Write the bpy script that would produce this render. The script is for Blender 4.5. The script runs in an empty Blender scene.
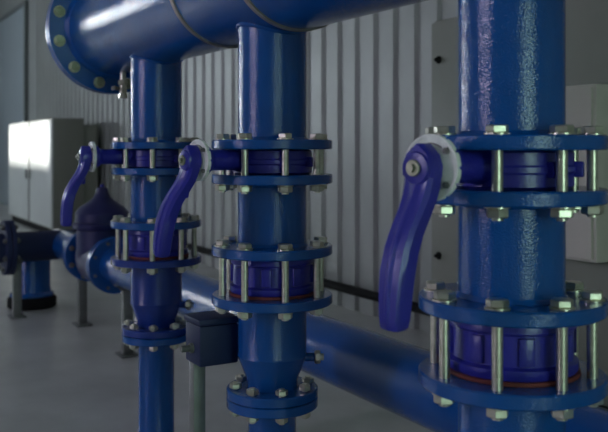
import bpy, bmesh, math, random
from mathutils import Vector, Matrix
random.seed(4)
PI = math.pi
S = bpy.context.scene
COL = S.collection

# ---------------------------------------------------------------- frame of the pump room
# a runs along the pipe row (away from the viewer), b runs towards the ribbed wall
ANG = math.radians(119.66)
UX, UY = math.cos(ANG), math.sin(ANG)
NX, NY = UY, -UX
def W(a, b, z=0.0):
    return Vector((a*UX + b*NX, a*UY + b*NY, z))

# ---------------------------------------------------------------- materials
def mat(name, col, rough=.5, metal=0., bump=0., bscale=200., coat=0., var=0., vscale=6., detail=2., bdist=.001, spec=.5):
    m = bpy.data.materials.new(name); m.use_nodes = True
    nt = m.node_tree; b = nt.nodes['Principled BSDF']
    b.inputs['Base Color'].default_value = (*col, 1)
    b.inputs['Roughness'].default_value = rough
    b.inputs['Metallic'].default_value = metal
    b.inputs['Specular IOR Level'].default_value = spec
    if coat:
        b.inputs['Coat Weight'].default_value = coat
        b.inputs['Coat Roughness'].default_value = rough*.6
    tc = nt.nodes.new('ShaderNodeTexCoord')
    if var:
        n = nt.nodes.new('ShaderNodeTexNoise'); n.inputs['Scale'].default_value = vscale
        n.inputs['Detail'].default_value = 6; n.inputs['Roughness'].default_value = .6
        r = nt.nodes.new('ShaderNodeMapRange')
        r.inputs[1].default_value = .3; r.inputs[2].default_value = .7
        r.inputs[3].default_value = 1-var; r.inputs[4].default_value = 1+var
        mx = nt.nodes.new('ShaderNodeMix'); mx.data_type = 'RGBA'; mx.blend_type = 'MULTIPLY'
        mx.inputs[0].default_value = 1
        mx.inputs[6].default_value = (*col, 1)
        nt.links.new(tc.outputs['Object'], n.inputs['Vector'])
        nt.links.new(n.outputs['Fac'], r.inputs[0])
        nt.links.new(r.outputs[0], mx.inputs[7])
        nt.links.new(mx.outputs[2], b.inputs['Base Color'])
    if bump:
        n = nt.nodes.new('ShaderNodeTexNoise'); n.inputs['Scale'].default_value = bscale
        n.inputs['Detail'].default_value = detail
        bp = nt.nodes.new('ShaderNodeBump'); bp.inputs['Strength'].default_value = bump
        bp.inputs['Distance'].default_value = bdist
        nt.links.new(tc.outputs['Object'], n.inputs['Vector'])
        nt.links.new(n.outputs['Fac'], bp.inputs['Height'])
        nt.links.new(bp.outputs[0], b.inputs['Normal'])
        if coat: nt.links.new(bp.outputs[0], b.inputs['Coat Normal'])
    return m
def emis(name, col, st):
    m = bpy.data.materials.new(name); m.use_nodes = True
    nt = m.node_tree; nt.nodes.clear()
    e = nt.nodes.new('ShaderNodeEmission'); o = nt.nodes.new('ShaderNodeOutputMaterial')
    e.inputs[0].default_value = (*col, 1); e.inputs[1].default_value = st
    nt.links.new(e.outputs[0], o.inputs[0]); return m

BLUE = mat('blue_pipe_enamel', (.004, .078, .32), .11, 0, .8, 430, 0, .08, 9, detail=0, bdist=.00062)
VIOLET = mat('violet_blue_valve_enamel', (.026, .026, .32), .28, 0, .5, 170, .1, .1, 20)
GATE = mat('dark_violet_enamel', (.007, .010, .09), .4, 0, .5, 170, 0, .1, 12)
INDIGO = mat('indigo_blue_enamel', (.010, .040, .26), .2, 0, .6, 260, 0, .1, 12)
DBLUE = mat('dark_blue_enamel', (.008, .018, .075), .6, 0, .4, 120, .0, .15, 9)
STEEL = mat('zinc_plated_steel', (.62, .60, .50), .30, .9, .3, 160, 0, .18, 60)
AGED = mat('aged_zinc_steel', (.33, .34, .25), .42, .8, .3, 120, 0, .3, 60)
DSTEEL = mat('dull_steel', (.20, .20, .19), .5, .7, .3, 120, 0, .25, 40)
STRAP = mat('weathered_strap_steel', (.30, .27, .25), .45, .6, .4, 90, 0, .3, 30)
PLATE = mat('pale_painted_plate', (.80, .80, .77), .42, 0, .4, 140, 0, .18, 45)
RED = mat('red_brown_gasket', (.16, .03, .025), .7, 0, .3, 200)
BLACK = mat('black_rubber', (.006, .006, .007), .8, 0, .2, 100, spec=.2)
WALLM = mat('galvanised_grey_sheet', (.32, .335, .32), .45, .2, .15, 30, 0, .10, 2.2)
DOORM = mat('pale_blue_grey_door', (.36, .42, .46), .5, 0, .1, 40, 0, .05, 1)
TRIMM = mat('grey_trim', (.33, .35, .34), .55, 0, .1, 40, 0, .05, 2)
PLAIN = mat('plain_plaster', (.72, .73, .72), .8, 0, .2, 20, 0, .08, 1)
CEIL = mat('ceiling_sheet', (.6, .61, .61), .7, 0, .1, 20, 0, .05, 1)
CAB = mat('white_powder_coat', (.62, .65, .64), .45, 0, .15, 150, 0, .03, 5)
CABR = mat('grey_powder_coat', (.23, .235, .20), .5, 0, .15, 150, 0, .06, 4)
PALE = mat('pale_grey_plastic', (.55, .50, .46), .5, 0, .1, 150, 0, .05, 8)
POSTM = mat('grey_galvanised_post', (.20, .205, .20), .5, .5, .2, 90, 0, .15, 14)
FLOORM = mat('grey_coated_concrete', (.52, .53, .51), .34, 0, .5, 9, 0, .16, 2.5, 6)

# ---------------------------------------------------------------- mesh helpers
def new(): return bmesh.new()
def lathe(bm, prof, M=None, seg=48, cap=True):
    """prof = [(r, z)...] revolved about z, M maps to place"""
    M = M or Matrix.Identity(4); rings = []
    for r, z in prof:
        rings.append([bm.verts.new(M @ Vector((r*math.cos(2*PI*i/seg), r*math.sin(2*PI*i/seg), z))) for i in range(seg)])
    for p, q in zip(rings, rings[1:]):
        for i in range(seg):
            bm.faces.new((p[i], p[(i+1) % seg], q[(i+1) % seg], q[i]))
    if cap:
        bm.faces.new(list(reversed(rings[0]))); bm.faces.new(rings[-1])
def cyl(bm, r, z0, z1, M=None, seg=32, bev=.0):
    s = 1 if z1 > z0 else -1
    if bev: lathe(bm, [(r-bev, z0), (r, z0+s*bev), (r, z1-s*bev), (r-bev, z1)], M, seg)
    else: lathe(bm, [(r, z0), (r, z1)], M, seg)
def ring(bm, ro, ri, z0, z1, M=None, seg=48, bev=.0015):
    M = M or Matrix.Identity(4)
    prof = [(ri, z0), (ro-bev, z0), (ro, z0+bev), (ro, z1-bev), (ro-bev, z1), (ri, z1), (ri, z0)]
    rings = []
    for r, z in prof[:-1]:
        rings.append([bm.verts.new(M @ Vector((r*math.cos(2*PI*i/seg), r*math.sin(2*PI*i/seg), z))) for i in range(seg)])
    rings.append(rings[0])
    for p, q in zip(rings, rings[1:]):
        for i in range(seg):
            bm.faces.new((p[i], p[(i+1) % seg], q[(i+1) % seg], q[i]))
def box(bm, x0, x1, y0, y1, z0, z1, M=None, bev=0.):
    M = M or Matrix.Identity(4)
    t = bmesh.new(); bmesh.ops.create_cube(t, size=1)
    for v in t.verts:
        v.co = Vector(((x0+x1)/2+v.co.x*(x1-x0), (y0+y1)/2+v.co.y*(y1-y0), (z0+z1)/2+v.co.z*(z1-z0)))
    if bev: bmesh.ops.bevel(t, geom=list(t.edges), offset=bev, segments=2, affect='EDGES', profile=.5)
    for v in t.verts: v.co = M @ v.co
    me = bpy.data.meshes.new('tmp'); t.to_mesh(me); t.free(); bm.from_mesh(me); bpy.data.meshes.remove(me)
def hexa(bm, R, z0, z1, M=None, rot=0.):
    """chamfered hexagon prism, R = across corners / 2"""
    M = (M or Matrix.Identity(4)) @ Matrix.Rotation(rot, 4, 'Z')
    c = (z1-z0)*.16
    prof = [(R*.88, z0), (R, z0+c), (R, z1-c), (R*.88, z1)]
    lathe(bm, prof, M, 6)
def tube(bm, pts, r, seg=12, rads=None):
    pts = [Vector(p) for p in pts]; rings = []; up = None
    for i, p in enumerate(pts):
        t = (pts[min(i+1, len(pts)-1)] - pts[max(i-1, 0)]).normalized()
        if up is None:
            up = t.orthogonal().normalized()
        else:
            up = (up - t*up.dot(t)).normalized()
        v = t.cross(up); rr = rads[i] if rads else r
        rings.append([bm.verts.new(p + up*rr*math.cos(2*PI*k/seg) + v*rr*math.sin(2*PI*k/seg)) for k in range(seg)])
    for p, q in zip(rings, rings[1:]):
        for k in range(seg): bm.faces.new((p[k], p[(k+1) % seg], q[(k+1) % seg], q[k]))
    bm.faces.new(list(reversed(rings[0]))); bm.faces.new(rings[-1])
def sweep(bm, secs):
    """secs = list of lists of points (closed sections with equal counts)"""
    rings = [[bm.verts.new(p) for p in s] for s in secs]; n = len(rings[0])
    for p, q in zip(rings, rings[1:]):
        for k in range(n): bm.faces.new((p[k], p[(k+1) % n], q[(k+1) % n], q[k]))
    bm.faces.new(list(reversed(rings[0]))); bm.faces.new(rings[-1])
def obj(name, bm, m, parent=None, smooth=35):
    bmesh.ops.recalc_face_normals(bm, faces=list(bm.faces))
    me = bpy.data.meshes.new(name); bm.to_mesh(me); bm.free()
    me.materials.append(m)
    if smooth:
        me.polygons.foreach_set('use_smooth', [True]*len(me.polygons))
        me.set_sharp_from_angle(angle=math.radians(smooth))
    o = bpy.data.objects.new(name, me); COL.objects.link(o)
    if parent: o.parent = parent
    return o
def thing(name, label, cat, loc=(0, 0, 0), rz=0, group=None):
    o = bpy.data.objects.new(name, None); COL.objects.link(o)
    o.location = loc; o.rotation_euler = (0, 0, rz); o['label'] = label; o['category'] = cat
    o.empty_display_size = .05
    if group: o['group'] = group
    return o
def tag(o, label, cat, group=None):
    o['label'] = label; o['category'] = cat
    if group: o['group'] = group
    return o
def struct(name, bm, m, smooth=0):
    o = obj(name, bm, m, None, smooth); o['kind'] = 'structure'
    o.rotation_euler = (0, 0, ANG); return o
def dup(root, loc, rz, label):
    def cp(o, par):
        c = o.copy(); COL.objects.link(c)
        if par: c.parent = par
        for ch in list(o.children): cp(ch, c)
        return c
    r = cp(root, None); r.location = loc; r.rotation_euler = (0, 0, rz); r['label'] = label
    return r
TX = Matrix.Rotation(PI/2, 4, 'Y')       # z axis -> +x
def along_x(x=0, y=0, z=0): return Matrix.Translation((x, y, z)) @ TX
def along_y(x=0, y=0, z=0): return Matrix.Translation((x, y, z)) @ Matrix.Rotation(-PI/2, 4, 'X')   # z axis -> +y

# local coordinates of the room: x = a, y = -b   (objects rotated by ANG)
WB, WN = 2.87, -6.0          # ribbed wall, opposite wall
A0, A1 = -4.0, 16.6          # end walls
CH = 4.6
# ---------------------------------------------------------------- setting
bm = new(); box(bm, A0-.2, A1+.2, -WB-.2, -WN+.2, -.12, 0); struct('floor', bm, FLOORM)
bm = new(); box(bm, A0-.2, A1+.2, -WB-.2, -WN+.2, CH, CH+.1); struct('ceiling', bm, CEIL)
# ribbed wall (right side of the row)
def ribbed(bm, a0, a1, b, z0, z1, pitch=.2, dep=.019):
    prof = []; a = a0
    while a < a1-1e-6:
        for da, db in ((0, 0), (.075, 0), (.093, dep), (.160, dep), (.178, 0)):
            prof.append((a+da, b+db))
        a += pitch
    prof.append((a1, b))
    lo = [bm.verts.new((p, -q, z0)) for p, q in prof]; hi = [bm.verts.new((p, -q, z1)) for p, q in prof]
    for i in range(len(prof)-1): bm.faces.new((lo[i], lo[i+1], hi[i+1], hi[i]))
    lb = [bm.verts.new((p, -(b+.15), z0)) for p in (a0, a1)]; hb = [bm.verts.new((p, -(b+.15), z1)) for p in (a0, a1)]
    bm.faces.new((lb[0], hb[0], hb[1], lb[1]))
bm = new(); ribbed(bm, A0, 13.2, WB-.019, 0, CH); o = struct('wall_right', bm, WALLM)
bm = new(); box(bm, 13.2, A1, -WB-.12, -WB, 0, CH); struct('trim_2', bm, TRIMM)
bm = new(); box(bm, 13.93, A1-.02, -WB, -WB+.03, 0, 3.28); struct('door_1', bm, DOORM)
bm = new(); box(bm, 13.86, 13.93, -WB, -WB+.06, 0, 3.34); box(bm, 13.93, A1-.02, -WB, -WB+.06, 3.28, 3.34); struct('trim_1', bm, mat('dark_door_frame', (.16, .18, .18), .5))
# opposite wall with a high open window (sun) and a tall frosted one
def wall_holes(bm, a0, a1, z0, z1, t0, t1, holes, axis='x'):
    """wall slab between t0,t1; holes = sorted (p0,p1,q0,q1) non overlapping along p"""
    def bb(p0, p1, q0, q1):
        if p1-p0 < 1e-4 or q1-q0 < 1e-4: return
        if axis == 'x': box(bm, p0, p1, t0, t1, q0, q1)
        else: box(bm, t0, t1, p0, p1, q0, q1)
    p = a0
    for (h0, h1, q0, q1) in holes:
        bb(p, h0, z0, z1); bb(h0, h1, z0, q0); bb(h0, h1, q1, z1); p = h1
    bb(p, a1, z0, z1)
SUNWIN = (5.55, 8.02, 3.66, 4.30)
TALL = (2.05, 2.65, 1.0, 3.9)
bm = new(); wall_holes(bm, A0, A1, 0, CH, -WN, -WN+.15, [TALL, SUNWIN]); struct('wall_left', bm, PLAIN)
FARW = (2.3, 5.3, 2.15, 2.5)   # y range (y=-b)
bm = new(); wall_holes(bm, -WB-.15, -WN+.15, 0, CH, A1, A1+.15, [FARW], 'y'); struct('wall_back', bm, PLAIN)
NEARW = (-1.0, .5, .2, 2.7)
bm = new(); wall_holes(bm, -WB-.15, -WN+.15, 0, CH, A0-.15, A0, [NEARW], 'y'); struct('wall_front', bm, PLAIN)
def win(n, rect, t, axis, m, bars, fm=None):
    fm = fm or CAB
    p0, p1, q0, q1 = rect; d = .04; w = .05
    fr = new()
    def bb(a, b, c, e, k=0.):
        if axis == 'x': box(fr, a, b, t-d, t+d, c, e)
        else: box(fr, t-d, t+d, a, b, c, e)
    bb(p0, p0+w, q0, q1); bb(p1-w, p1, q0, q1); bb(p0+w, p1-w, q0, q0+w); bb(p0+w, p1-w, q1-w, q1)
    for i in range(1, bars+1):
        c = p0 + (p1-p0)*i/(bars+1); bb(c-.02, c+.02, q0+w, q1-w)
    o = struct('window_%d' % n, fr, fm)
    if m:
        g = new()
        if axis == 'x': box(g, p0+w, p1-w, t+.005, t+.015, q0+w, q1-w)
        else: box(g, t+.005*(1 if t > 0 else -1), t+.015*(1 if t > 0 else -1), p0+w, p1-w, q0+w, q1-w)
        obj('window_pane', g, m, o, 0)
    return o
win(1, FARW, A1+.07, 'y', emis('bright_overcast_daylight', (.80, .90, 1.0), 72), 0)
win(2, TALL, -WN+.07, 'x', emis('violet_tinted_daylight', (.82, .74, 1.0), 16), 0)
win(3, NEARW, A0-.07, 'y', emis('green_tinted_daylight', (.60, .95, .75), 4.0), 0)
win(4, SUNWIN, -WN+.07, 'x', None, 0)

# ---------------------------------------------------------------- header pipe
GZ = 1.431; PB = .93
HP = thing('header_pipe', 'large blue header pipe running overhead with bolted flange at its far end', 'pipe', W(0, PB, GZ), ANG)
bm = new(); R = .165; X0, X1 = .25, 3.04
lathe(bm, [(.03, X0-.075), (.09, X0-.065), (.14, X0-.03), (R, X0), (R, X1-.02), (R+.006, X1-.012), (R+.012, X1)], along_x(), 96)
obj('barrel', bm, BLUE, HP)
bm = new(); ring(bm, .232, .1, X1, X1+.026, along_x(), 96, .003); obj('flange', bm, BLUE, HP)
bm = new(); cyl(bm, .232, X1+.030, X1+.058, along_x(), 96, .003); cyl(bm, .19, X1+.0262, X1+.030, along_x(), 64)
obj('blind_flange', bm, BLUE, HP)
for k in range(12):
    a = (k+.5)*PI/6
    M = Matrix.Translation((X1, .201*math.sin(a), .201*math.cos(a))) @ TX
    bm = new(); hexa(bm, .0185, -.014, -.0005, M, .3*k); cyl(bm, .011, -.014, .082, M, 12); cyl(bm, .021, -.003, 0, M, 20)
    b = obj('bolt', bm, AGED, HP, 30)
    bm = new(); hexa(bm, .0185, .0585, .075, M, .2*k); obj('nut', bm, AGED, b, 30)
for x in (1.655, 2.025):
    bm = new(); ring(bm, R+.0045, R-.002, x, x+.017, along_x(), 96, .001); obj('strap', bm, STRAP, HP)

# ---------------------------------------------------------------- the three lines
PR = .081
def flange(bm, z0, z1, Ro=.1425, Ri=.06): ring(bm, Ro, Ri, z0, z1, None, 64, .0025)
Z_UF = (.997, 1.019); Z_LF = (.917, .939); Z_3 = (.750, .772); Z_4 = (.635, .657)
def make_drop():
    t = thing('drop_pipe', '', 'pipe')
    bm = new(); n = 64; top = []; bot = []; bot2 = []
    # top follows the underside of the header
    for i in range(n):
        a = 2*PI*i/n; x, y = PR*math.cos(a), PR*math.sin(a)
        top.append(bm.verts.new((x, y, GZ - math.sqrt(R*R - y*y) + .004))); bot.append(bm.verts.new((x, y, 1.026)))
        bot2.append(bm.verts.new((x*1.07, y*1.07, 1.0195)))
    for i in range(n):
        j = (i+1) % n; bm.faces.new((bot[i], bot[j], top[j], top[i])); bm.faces.new((bot2[i], bot2[j], bot[j], bot[i]))
    obj('barrel', bm, BLUE, t)
    bm = new(); pts = []
    rings = []
    for i in range(n):
        a = 2*PI*i/n; x, y = (PR+.001)*math.cos(a), (PR+.001)*math.sin(a)
        c = Vector((x, y, GZ - math.sqrt(R*R - y*y) - .001)); rad = Vector((math.cos(a), math.sin(a), 0)); up = Vector((0, 0, 1))
        rr = .0055 + .0006*math.sin(i*2.3)
        rings.append([bm.verts.new(c + rad*rr*math.cos(2*PI*k/8) + up*rr*math.sin(2*PI*k/8)) for k in range(8)])
    for i in range(n):
        p, q = rings[i], rings[(i+1) % n]
        for k in range(8): bm.faces.new((p[k], p[(k+1) % 8], q[(k+1) % 8], q[k]))
    obj('weld_bead', bm, BLUE, t)
    bm = new(); flange(bm, *Z_UF); obj('flange', bm, BLUE, t)
    return t
def bolts(t, z_top, z_bot, rot=22.5, ext=.016):
    for k in range(8):
        a = math.radians(rot + 45*k); j = random.random()
        M = Matrix.Translation((.1195*math.sin(a), .1195*math.cos(a), 0)) @ Matrix.Rotation(j*2, 4, 'Z')
        bm = new(); cyl(bm, .0082, z_bot-ext-.004, z_top+.004, M, 14)
        hexa(bm, .0165, z_top+.0025, z_top+.014, M); cyl(bm, .0185, z_top+.0002, z_top+.0025, M, 20)
        b = obj('bolt', bm, STEEL, t, 30)
        bm = new(); hexa(bm, .0165, z_bot-.016, z_bot-.0025, M, .4); cyl(bm, .0185, z_bot-.0025, z_bot-.0002, M, 20)
        obj('nut', bm, STEEL, b, 30)
def make_valve():
    t = thing('butterfly_valve', '', 'valve')
    z0, z1 = Z_LF[1], Z_UF[0]; zc = (z0+z1)/2
    bm = new()
    lathe(bm, [(.06, z0), (.088, z0), (.094, z0+.004), (.094, zc-.007), (.0965, zc-.004), (.0965, zc+.004), (.094, zc+.007), (.094, z1-.004), (.088, z1), (.06, z1)], None, 64)
    for s in (-1, 1):                      # centring lugs
        for q in (-1, 1):
            M = Matrix.Rotation(math.radians(90*s+45*q*.5), 4, 'Z')
            box(bm, -.006, .006, .09, .108, zc-.012, zc+.012, M, .003)
    obj('body', bm, VIOLET, t)
    zc += .005
    bm = new()
    lathe(bm, [(.030, .088), (.026, .100), (.0235, .115), (.0235, .174), (.027, .181), (.033, .185), (.033, .1985)], along_y(0, 0, zc), 40)
    obj('neck', bm, VIOLET, t)
    # notched plate
    bm = new(); n = 96; lo = []; hi = []
    for i in range(n):
        a = 2*PI*i/n
        r = .0465 - (.004 if (i % 8 in (0,)) and 20 < i < 76 else 0)
        lo.append(bm.verts.new((r*math.cos(a), .199, zc+r*math.sin(a)))); hi.append(bm.verts.new((r*math.cos(a), .206, zc+r*math.sin(a))))
    for i in range(n):
        j = (i+1) % n; bm.faces.new((lo[i], lo[j], hi[j], hi[i]))
    bm.faces.new(lo); bm.faces.new(list(reversed(hi)))
    ring(bm, .0465, .042, .206, .2075, along_y(0, 0, zc), 64, .0005)
    pl = obj('notch_plate', bm, PLATE, t)
    for a in (40, 140, 220, 320):
        a = math.radians(a); M = along_y(.036*math.cos(a), 0, zc+.036*math.sin(a))
        bm = new(); hexa(bm, .0052, .2062, .211, M); cyl(bm, .0022, .211, .2125, M, 10); obj('screw', bm, DSTEEL, pl, 30)
    # curved slot mark
    bm = new(); pts = [(.0335*math.cos(math.radians(g)), .2068, zc+.0335*math.sin(math.radians(g))) for g in range(75, 126, 5)]
    tube(bm, pts, .0011, 6); obj('slot', bm, DSTEEL, pl)
    return t, zc
def make_handle(t, zc, swing):
    Rm = Matrix.Translation((0, .009, zc)) @ Matrix.Rotation(math.radians(-swing), 4, 'Y')
    bm = new()
    # hub: rounded block with pointed top
    lathe(bm, [(.021, .1985), (.0235, .202), (.0235, .228), (.021, .232), (.012, .2335)], Rm @ along_y(), 40)
    # peaked cover
    secs = []
    for y, f in ((.2005, .96), (.204, 1.), (.225, 1.), (.229, .94)):
        s = []
        for (x, z) in ((-.024, -.012), (-.0245, .004), (-.019, .019), (-.003, .0335), (.003, .0335), (.019, .019), (.0245, .004), (.024, -.012)):
            s.append(Rm @ Vector((x*f, y, z*f)))
        secs.append(s)
    sweep(bm, secs)
    # cranked lever
    path = [(-.004, .214, .0245, .014), (-.022, .216, .0240, .014), (-.040, .221, .0230, .0135), (-.060, .231, .0215, .0135), (-.085, .246, .0210, .0145),
            (-.110, .257, .0215, .0155), (-.140, .264, .0220, .016), (-.175, .266, .0200, .0160), (-.200, .266, .0180, .0155), (-.211, .266, .0165, .0140), (-.2145, .266, .0135, .011)]
    secs = []
    for i, (z, y, hw, ht) in enumerate(path):
        p0 = path[max(i-1, 0)]; p1 = path[min(i+1, len(path)-1)]
        d = Vector((0, p1[1]-p0[1], p1[0]-p0[0])).normalized(); nrm = Vector((0, -d.z, d.y))
        s = []
        for (u, v) in ((-1, -.8), (-1, .5), (-.75, .9), (-.25, .92), (-.1, 1.12), (.1, 1.12), (.25, .92), (.75, .9), (1, .5), (1, -.8), (.8, -1), (-.8, -1)):
            s.append(Rm @ (Vector((u*hw, y, z)) + nrm*v*ht))
        secs.append(s)
    sweep(bm, secs)
    h = obj('handle', bm, VIOLET, t, 40)
    bm = new(); M = Rm @ along_y(); cyl(bm, .0115, .2335, .238, M, 24, .001); cyl(bm, .006, .238, .243, M, 6)
    obj('centre_screw', bm, AGED, h, 30)
    bm = new()                              # trigger latch under the lever
    box(bm, -.006, .006, .2, .214, -.040, -.018, Rm, .002); box(bm, -.005, .005, .212, .232, -.085, -.036, Rm, .003)
    obj('latch', bm, VIOLET, h)
    return h
def make_spool():
    t = thing('spool_pipe', '', 'pipe')
    bm = new(); a, b = Z_LF; c, d = Z_3
    lathe(bm, [(.07, b-.001), (PR*.98, b-.001), (PR+.0055, a-.0003), (PR, a-.007), (PR, d+.007), (PR+.0055, d+.0003), (PR*.98, c+.001), (.07, c+.001)], None, 64)
    obj('barrel', bm, BLUE, t)
    bm = new(); flange(bm, *Z_LF); obj('flange', bm, BLUE, t)
    bm = new(); flange(bm, *Z_3); obj('flange', bm, BLUE, t)
    return t
def make_check():
    t = thing('check_valve', '', 'valve')
    z0, z1 = Z_4[1], Z_3[0]
    bm = new(); lathe(bm, [(.06, z0+.007), (.098, z0+.007), (.100, z0+.010), (.100, z0+.022), (.093, z0+.026), (.093, z1-.022), (.099, z1-.018), (.099, z1-.004), (.097, z1-.0005), (.06, z1-.0005)], None, 64)
    for k in range(8):
        box(bm, -.012, .012, .086, .0985, z0+.028, z1-.024, Matrix.Rotation(k*PI/4, 4, 'Z'), .003)
    obj('body', bm, VIOLET, t)
    bm = new(); ring(bm, .103, .06, z0+.0003, z0+.0067, None, 64, .001); obj('gasket', bm, RED, t)
    bolts(t, Z_3[1], Z_4[0])
    return t
def make_reducer():
    t = thing('reducer_pipe', '', 'pipe')
    bm = new(); a, b = Z_4
    lathe(bm, [(.07, b-.001), (PR*.98, b-.001), (PR+.0055, a-.0003), (PR, a-.007), (PR, .518), (PR+.0018, .513), (PR, .508), (.060, .455), (.060, .4375)], None, 64)
    obj('barrel', bm, BLUE, t)
    bm = new(); flange(bm, *Z_4); obj('flange', bm, BLUE, t)
    bm = new(); ring(bm, .108, .05, .415, .437, None, 64, .0025); obj('flange', bm, BLUE, t)
    # plugged tapping
    M = Matrix.Rotation(math.radians(143), 4, 'Z') @ along_y(0, 0, .505)
    bm = new(); cyl(bm, .010, .074, .100, M, 20); p = obj('tapping', bm, BLUE, t)
    bm = new(); hexa(bm, .0155, .1003, .114, M, .3); cyl(bm, .008, .114, .122, M, 12); obj('plug', bm, STEEL, p, 30)
    return t
def make_base():
    t = thing('floor_pipe', '', 'pipe')
    bm = new(); ring(bm, .108, .045, .3915, .4135, None, 64, .0025); obj('flange', bm, BLUE, t)
    bm = new(); lathe(bm, [(.05, .40), (.0605, .391), (.0565, .382), (.0565, .030), (.062, .0215)], None, 48); obj('barrel', bm, BLUE, t)
    bm = new(); ring(bm, .13, .05, .001, .021, None, 64, .0025); obj('base_flange', bm, DBLUE, t)
    for k in range(8):
        a = math.radians(22.5+45*k); M = Matrix.Translation((.088*math.sin(a), .088*math.cos(a), 0))
        bm = new(); cyl(bm, .007, .374, .454, M, 12); hexa(bm, .0145, .4395, .451, M, k*.7); b = obj('bolt', bm, STEEL, t, 30)
        bm = new(); hexa(bm, .0145, .378, .3913, M, k*.3); obj('nut', bm, STEEL, b, 30)
    for k in range(4):
        a = math.radians(45+90*k); M = Matrix.Translation((.11*math.sin(a), .11*math.cos(a), 0))
        bm = new(); hexa(bm, .013, .0215, .033, M); cyl(bm, .006, .02, .042, M, 12); obj('anchor_bolt', bm, DSTEEL, t, 30)
    return t
LINES = [(.985, '', 2.5, 15),
         (1.785, '', 11.0, 9),
         (2.583, '', 10.0, -3)]
protos = {}
for i, (a, where, swing, turn) in enumerate(LINES):
    RZ = ANG + math.radians(turn)
    loc = W(a, PB, 0)
    lab = {
     'drop_pipe': ['thick blue vertical pipe dropping to the upper flange, nearest and rightmost of three', 'blue vertical pipe welded under the header between the two straps, middle of three', 'blue vertical pipe welded under the header nearest its bolted end, farthest of three'],
     'butterfly_valve': ['nearest and largest lever valve on the right, its round pale plate facing the viewer', 'lever valve in the middle pipe line, violet-blue handle in front of the left pipe line', 'farthest and smallest lever valve, its handle in front of the gate valve behind'],
     'spool_pipe': ['short blue flanged pipe below the nearest, rightmost lever valve', 'short blue flanged pipe below the lever valve of the middle line', 'short blue flanged pipe below the farthest, leftmost lever valve'],
     'check_valve': ['violet-blue wafer valve with long bolts, lowest bolted joint of the rightmost line', 'violet-blue wafer valve with long bolts and red-brown gasket, middle pipe line', 'violet-blue wafer valve with long bolts in the farthest, leftmost pipe line'],
     'reducer_pipe': ['blue tapering pipe at the foot of the nearest, rightmost line', 'blue tapering pipe at the foot of the middle line beside the dark box', 'blue tapering pipe with a side plug at the foot of the leftmost line'],
     'floor_pipe': ['blue pipe standing on the floor under the nearest, rightmost line', 'blue pipe standing on the floor under the middle line', 'blue pipe standing on the floor under the farthest, leftmost line']}
    grp = {'drop_pipe': 'vertical pipes dropping from the header', 'butterfly_valve': 'lever valves in the three pipe lines', 'spool_pipe': 'short flanged pipes below the lever valves',
           'check_valve': 'wafer valves with long bolts', 'reducer_pipe': 'tapering pipes at the foot of the lines', 'floor_pipe': 'pipes standing on the floor'}
    for kind, fn, rz in (('drop_pipe', make_drop, ANG), ('spool_pipe', make_spool, RZ), ('check_valve', make_check, RZ), ('reducer_pipe', make_reducer, RZ), ('floor_pipe', make_base, RZ)):
        if i == 0:
            o = fn(); protos[kind] = o; o.location = loc; o.rotation_euler = (0, 0, rz); o['label'] = lab[kind][0]; o['group'] = grp[kind]
        else:
            c = dup(protos[kind], loc, rz, lab[kind][i])
            if kind == 'reducer_pipe' and i == 2:
                for ch in c.children:
                    if ch.data.materials[0] == BLUE:
                        ch.material_slots[0].link = 'OBJECT'; ch.material_slots[0].material = INDIGO
    v, zc = make_valve(); make_handle(v, zc, swing); bolts(v, Z_UF[1], Z_LF[0])
    v.location = loc; v.rotation_euler = (0, 0, RZ); v['label'] = lab['butterfly_valve'][i]; v['group'] = grp['butterfly_valve']

# small drain tap under the header, beside the far drop pipe
t = thing('drain_tap', 'small steel drain tap under the header between its end flange and the first drop pipe', 'tap', W(2.925, PB, GZ-.163), ANG)
bm = new(); cyl(bm, .011, .002, -.03, None, 16); hexa(bm, .017, -.045, -.028); cyl(bm, .013, -.075, -.045, None, 16, .002); hexa(bm, .016, -.092, -.075); obj('body', bm, STEEL, t, 30)
bm = new(); cyl(bm, .006, .0, .028, along_y(0, .010, -.058), 12); box(bm, -.03, .012, .034, .039, -.065, -.051, None, .002); obj('lever', bm, DSTEEL, t)

# ---------------------------------------------------------------- lower header behind the lines
LB, LZ, LR = 1.286, .415, .088
LP = thing('lower_header_pipe', 'long blue pipe running low behind the three vertical lines', 'pipe', W(0, LB, LZ), ANG)
bm = new(); lathe(bm, [(.02, .2), (.06, .205), (LR, .24), (LR, 4.17-.025)], along_x(), 64); obj('barrel', bm, BLUE, LP)
bm = new(); ring(bm, .1425, .06, 4.145, 4.168, along_x(), 64, .0025); obj('flange', bm, BLUE, LP)
GV = thing('gate_valve', 'dark violet-blue gate valve with domed bonnet on the low pipe, behind the farthest lever', 'valve', W(4.4, LB, LZ), ANG)
bm = new(); lathe(bm, [(.07, -.229), (.09, -.229), (.09, -.2), (.105, -.12), (.125, -.05), (.125, .05), (.105, .12), (.09, .2), (.09, .229), (.07, .229)], along_x(), 48)
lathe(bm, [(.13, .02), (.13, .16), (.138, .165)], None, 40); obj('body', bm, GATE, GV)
bm = new(); ring(bm, .1425, .06, .206, .229, along_x(), 64, .0025); obj('flange', bm, BLUE, GV)
bm = new(); ring(bm, .1425, .06, -.229, -.206, along_x(), 64, .0025); obj('flange', bm, BLUE, GV)
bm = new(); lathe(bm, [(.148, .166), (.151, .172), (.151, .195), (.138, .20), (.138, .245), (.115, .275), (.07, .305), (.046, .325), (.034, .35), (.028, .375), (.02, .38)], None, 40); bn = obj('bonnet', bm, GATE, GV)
bm = new(); cyl(bm, .011, .3805, .395, None, 12); obj('stem', bm, VIOLET, bn)
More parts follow.
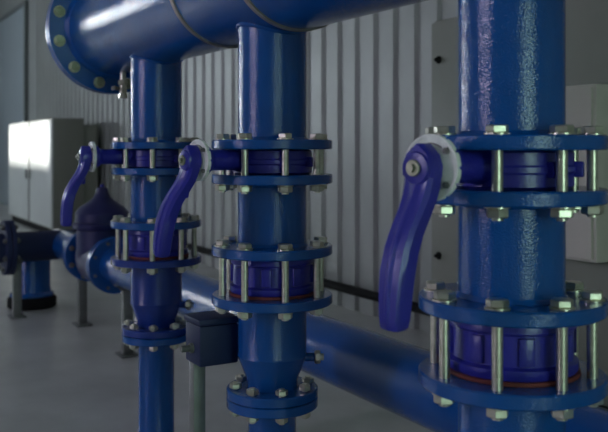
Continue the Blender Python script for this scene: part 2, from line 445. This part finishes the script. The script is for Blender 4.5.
for sx, nm in ((1, 0), (-1, 1)):
    for k in range(8):
        a = (k+.5)*PI/4; x0 = .2175*sx
        M = Matrix.Translation((x0, .118*math.sin(a), .118*math.cos(a))) @ TX
        bm = new(); cyl(bm, .008, -.045, .045, M, 10); hexa(bm, .0155, -.036, -.0245, M); hexa(bm, .0155, .0245, .036, M); obj('bolt', bm, DSTEEL, GV, 30)
# branch: tee piece and cross pipe
BP = thing('branch_pipe', 'dark blue pipe running low from the gate valve out of view at the left', 'pipe', W(5.2, LB, LZ), ANG)
bm = new(); lathe(bm, [(.07, -.568), (.088, -.568), (.088, .12), (.07, .14), (.03, .15)], along_x(), 48); obj('barrel', bm, BLUE, BP)
bm = new(); lathe(bm, [(.02, -.11), (.06, -.10), (.088, -.06), (.088, .42)], along_y(0, 0, 0), 48); obj('branch', bm, DBLUE, BP)
bm = new(); ring(bm, .1425, .06, -.568, -.545, along_x(), 64, .0025); obj('flange', bm, BLUE, BP)
bm = new(); ring(bm, .16, .06, .30, .325, along_y(), 64, .0025); cyl(bm, .16, .329, .356, along_y(), 64, .0025); obj('flange', bm, DBLUE, BP)
for k in range(8):
    a = (k+.5)*PI/4; M = Matrix.Translation((.132*math.sin(a), 0, .132*math.cos(a))) @ along_y()
    bm = new(); cyl(bm, .009, .28, .376, M, 10); hexa(bm, .017, .286, .2995, M); hexa(bm, .017, .3565, .37, M); obj('bolt', bm, DSTEEL, BP, 30)
# upright pump pot behind the branch
PP = thing('upright_pump', 'squat dark blue upright cylinder with a black foot behind the branch pipe', 'pump', W(5.50, 1.16, 0), ANG)
bm = new(); lathe(bm, [(.135, .075), (.135, .09), (.118, .10), (.112, .13), (.112, .36), (.10, .40), (.06, .43), (.03, .435)], None, 48); obj('casing', bm, BLUE, PP)
bm = new(); lathe(bm, [(.14, .002), (.15, .01), (.15, .06), (.135, .0745)], None, 48); obj('foot', bm, BLACK, PP)

# posts
posts = [(4.79, LB, 'slim grey steel post under the gate valve, foot on the floor', LZ-LR), (3.98, LB, 'slim grey steel post holding the low pipe just left of the farthest line', LZ-LR),
         (1.35, LB, 'slim grey steel post holding the low pipe between the middle and nearest lines', LZ-LR), (5.2, 1.01, 'slim grey steel post under the branch pipe at the left edge', LZ-LR)]
for a, b, lb, top in posts:
    t = thing('pipe_support', lb, 'support', W(a, b, 0), ANG, 'steel posts under the low pipes')
    bm = new(); box(bm, -.024, .024, -.024, .024, .0125, top-.012, None, .004); obj('post', bm, POSTM, t)
    bm = new(); box(bm, -.055, .055, -.045, .045, .001, .0122, None, .002); obj('foot_plate', bm, POSTM, t)
    # saddle
    bm = new(); secs = []
    for k in range(9):
        g = math.radians(-130+10*k)
        cc = Vector((0, .0, 0))
        r0, r1 = LR+.0008, LR+.007
        if b > 1.2: f = lambda r, w: Vector((w, r*math.cos(g), LZ+r*math.sin(g)))
        else: f = lambda r, w: Vector((r*math.cos(g), w, LZ+r*math.sin(g)))
        secs.append([f(r0, -.022), f(r0, .022), f(r1, .022), f(r1, -.022)])
    sweep(bm, secs); box(bm, -.03, .03, -.03, .03, top-.0119, top-.0075); obj('saddle', bm, POSTM, t)

# dark box beside the middle line
JB = thing('junction_box', 'dark blue-grey box low beside the middle line, left of its tapering pipe', 'box', W(1.906, .833, 0), ANG)
bm = new(); box(bm, -.043, .05, -.047, .055, .481, .578, None, .006); obj('case', bm, DBLUE, JB)
bm = new(); box(bm, -.046, .053, -.050, .058, .5785, .594, None, .004); obj('lid', bm, DBLUE, JB)
bm = new(); cyl(bm, .012, .0555, .063, along_y(0, 0, .52), 16); cyl(bm, .008, .063, .085, along_y(0, 0, .52), 16); obj('cable_gland', bm, DSTEEL, JB)
bm = new(); box(bm, .012, .044, .016, .048, .0105, .4805, None, .003); obj('post', bm, POSTM, JB)
bm = new(); box(bm, -.00, .07, .005, .075, .001, .0103, None, .002); obj('foot_plate', bm, POSTM, JB)

# black conduit along the foot of the ribbed wall
bm = new()
pts = [(3.08+.3*i, 0, .143) for i in range(21)]
tube(bm, pts, .027, 14)
CD = thing('black_hose', 'black hose running along the foot of the ribbed wall', 'hose', W(0, WB-.085, 0), ANG)
obj('hose', bm, BLACK, CD)
for a in (3.85, 5.95, 7.7):
    bm = new(); box(bm, a-.015, a+.015, -.024, .02, .09, .1155, None, .002); box(bm, a-.015, a+.015, -.034, -.0285, .09, .175, None, .001); obj('clip', bm, DSTEEL, CD)

# ---------------------------------------------------------------- cabinets
FC = thing('white_cabinet', 'wide white two-door cabinet at the far left with sunlight on its front', 'cabinet', W(9.65, 2.25, 0), ANG)
bm = new(); box(bm, 0, 2.5, -.36, -.02, .08, 1.335, None, .006); obj('body', bm, CABR, FC)
bm = new(); box(bm, .03, 2.47, -.34, -.04, .001, .0795); obj('plinth', bm, BLACK, FC)
for x0, x1, hx in ((.005, 1.16, 1.10), (1.24, 2.495, 1.30)):
    bm = new(); box(bm, x0, x1, -.0195, .0, .10, 1.325, None, .004); d = obj('door', bm, CAB, FC)
    bm = new(); box(bm, hx-.012, hx+.012, .0005, .02, .62, .74, None, .003); obj('handle', bm, DSTEEL, d)
bm = new(); box(bm, 1.164, 1.236, -.0195, -.004, .10, 1.325); obj('seal', bm, BLACK, FC)
SC = thing('grey_cabinet', 'grey cabinet standing between the white cabinet and the ribbed wall', 'cabinet', W(9.70, 2.615, 0), ANG)
bm = new(); box(bm, 0, 2.3, -.17, 0, .06, 1.26, None, .006); obj('body', bm, CABR, SC)
bm = new(); box(bm, .03, 2.27, -.16, -.01, .001, .0595); obj('plinth', bm, BLACK, SC)

RC = thing('control_cabinet', 'tall grey control cabinet against the ribbed wall behind the nearest line', 'cabinet', W(.4, 2.35, 0), ANG)
bm = new(); box(bm, 0, 2.60, -.44, -.024, .1, 1.565, None, .008); obj('body', bm, CABR, RC)
bm = new(); box(bm, .03, 2.57, -.42, -.05, .001, .0995); obj('plinth', bm, BLACK, RC)
for x0, x1 in ((.01, .94), (.955, 2.04), (2.055, 2.59)):
    bm = new(); box(bm, x0, x1, -.0235, -.001, .12, 1.55, None, .004); d = obj('door', bm, CABR, RC)
    for z in (1.385, .53):
        bm = new(); cyl(bm, .017, -.0005, .006, along_y(x1-.055, 0, z), 24, .001); cyl(bm, .008, .006, .022, along_y(x1-.055, 0, z), 12); obj('lock', bm, BLACK, d)
PBX = thing('meter_box', 'pale grey box on the control cabinet door, right of the nearest vertical pipe', 'box', W(1.98, 2.348, .615), ANG)
bm = new(); box(bm, 0, .36, .0005, .10, 0, .60, None, .006); obj('case', bm, PALE, PBX)
bm = new(); box(bm, .01, .35, .1003, .112, .01, .59, None, .004); obj('cover', bm, PALE, PBX)

# ---------------------------------------------------------------- light
sun = bpy.data.lights.new('sun', 'SUN'); sun.energy = 9; sun.angle = .02; sun.color = (1, .97, .9)
so = bpy.data.objects.new('sun', sun); COL.objects.link(so)
# rays travel +b (towards the ribbed wall), a little +a, downwards
d = (W(.5, 1, 0) + Vector((0, 0, -.35))).normalized()
so.rotation_euler = (-d).to_track_quat('Z', 'Y').to_euler(); so.location = W(6, -12, 8)
w = bpy.data.worlds.new('World'); S.world = w; w.use_nodes = True
nt = w.node_tree; bg = nt.nodes['Background']
sk = nt.nodes.new('ShaderNodeTexSky'); sk.sky_type = 'HOSEK_WILKIE'; sk.turbidity = 4
nt.links.new(sk.outputs[0], bg.inputs[0]); bg.inputs[1].default_value = .5

# ---------------------------------------------------------------- camera
cam = bpy.data.cameras.new('camera'); co = bpy.data.objects.new('camera', cam); COL.objects.link(co)
co.location = (0, 0, 1.0); co.rotation_euler = (PI/2, 0, 0)
cam.sensor_width = 36; cam.lens = 850/608*36
cam.shift_y = -(216-148)/608.0
cam.dof.use_dof = True; cam.dof.focus_distance = 1.75; cam.dof.aperture_fstop = 6
cam.clip_start = .05
S.camera = co
S.view_settings.view_transform = 'Standard'; S.view_settings.look = 'None'
S.view_settings.gamma = 1; S.view_settings.exposure = 0.28
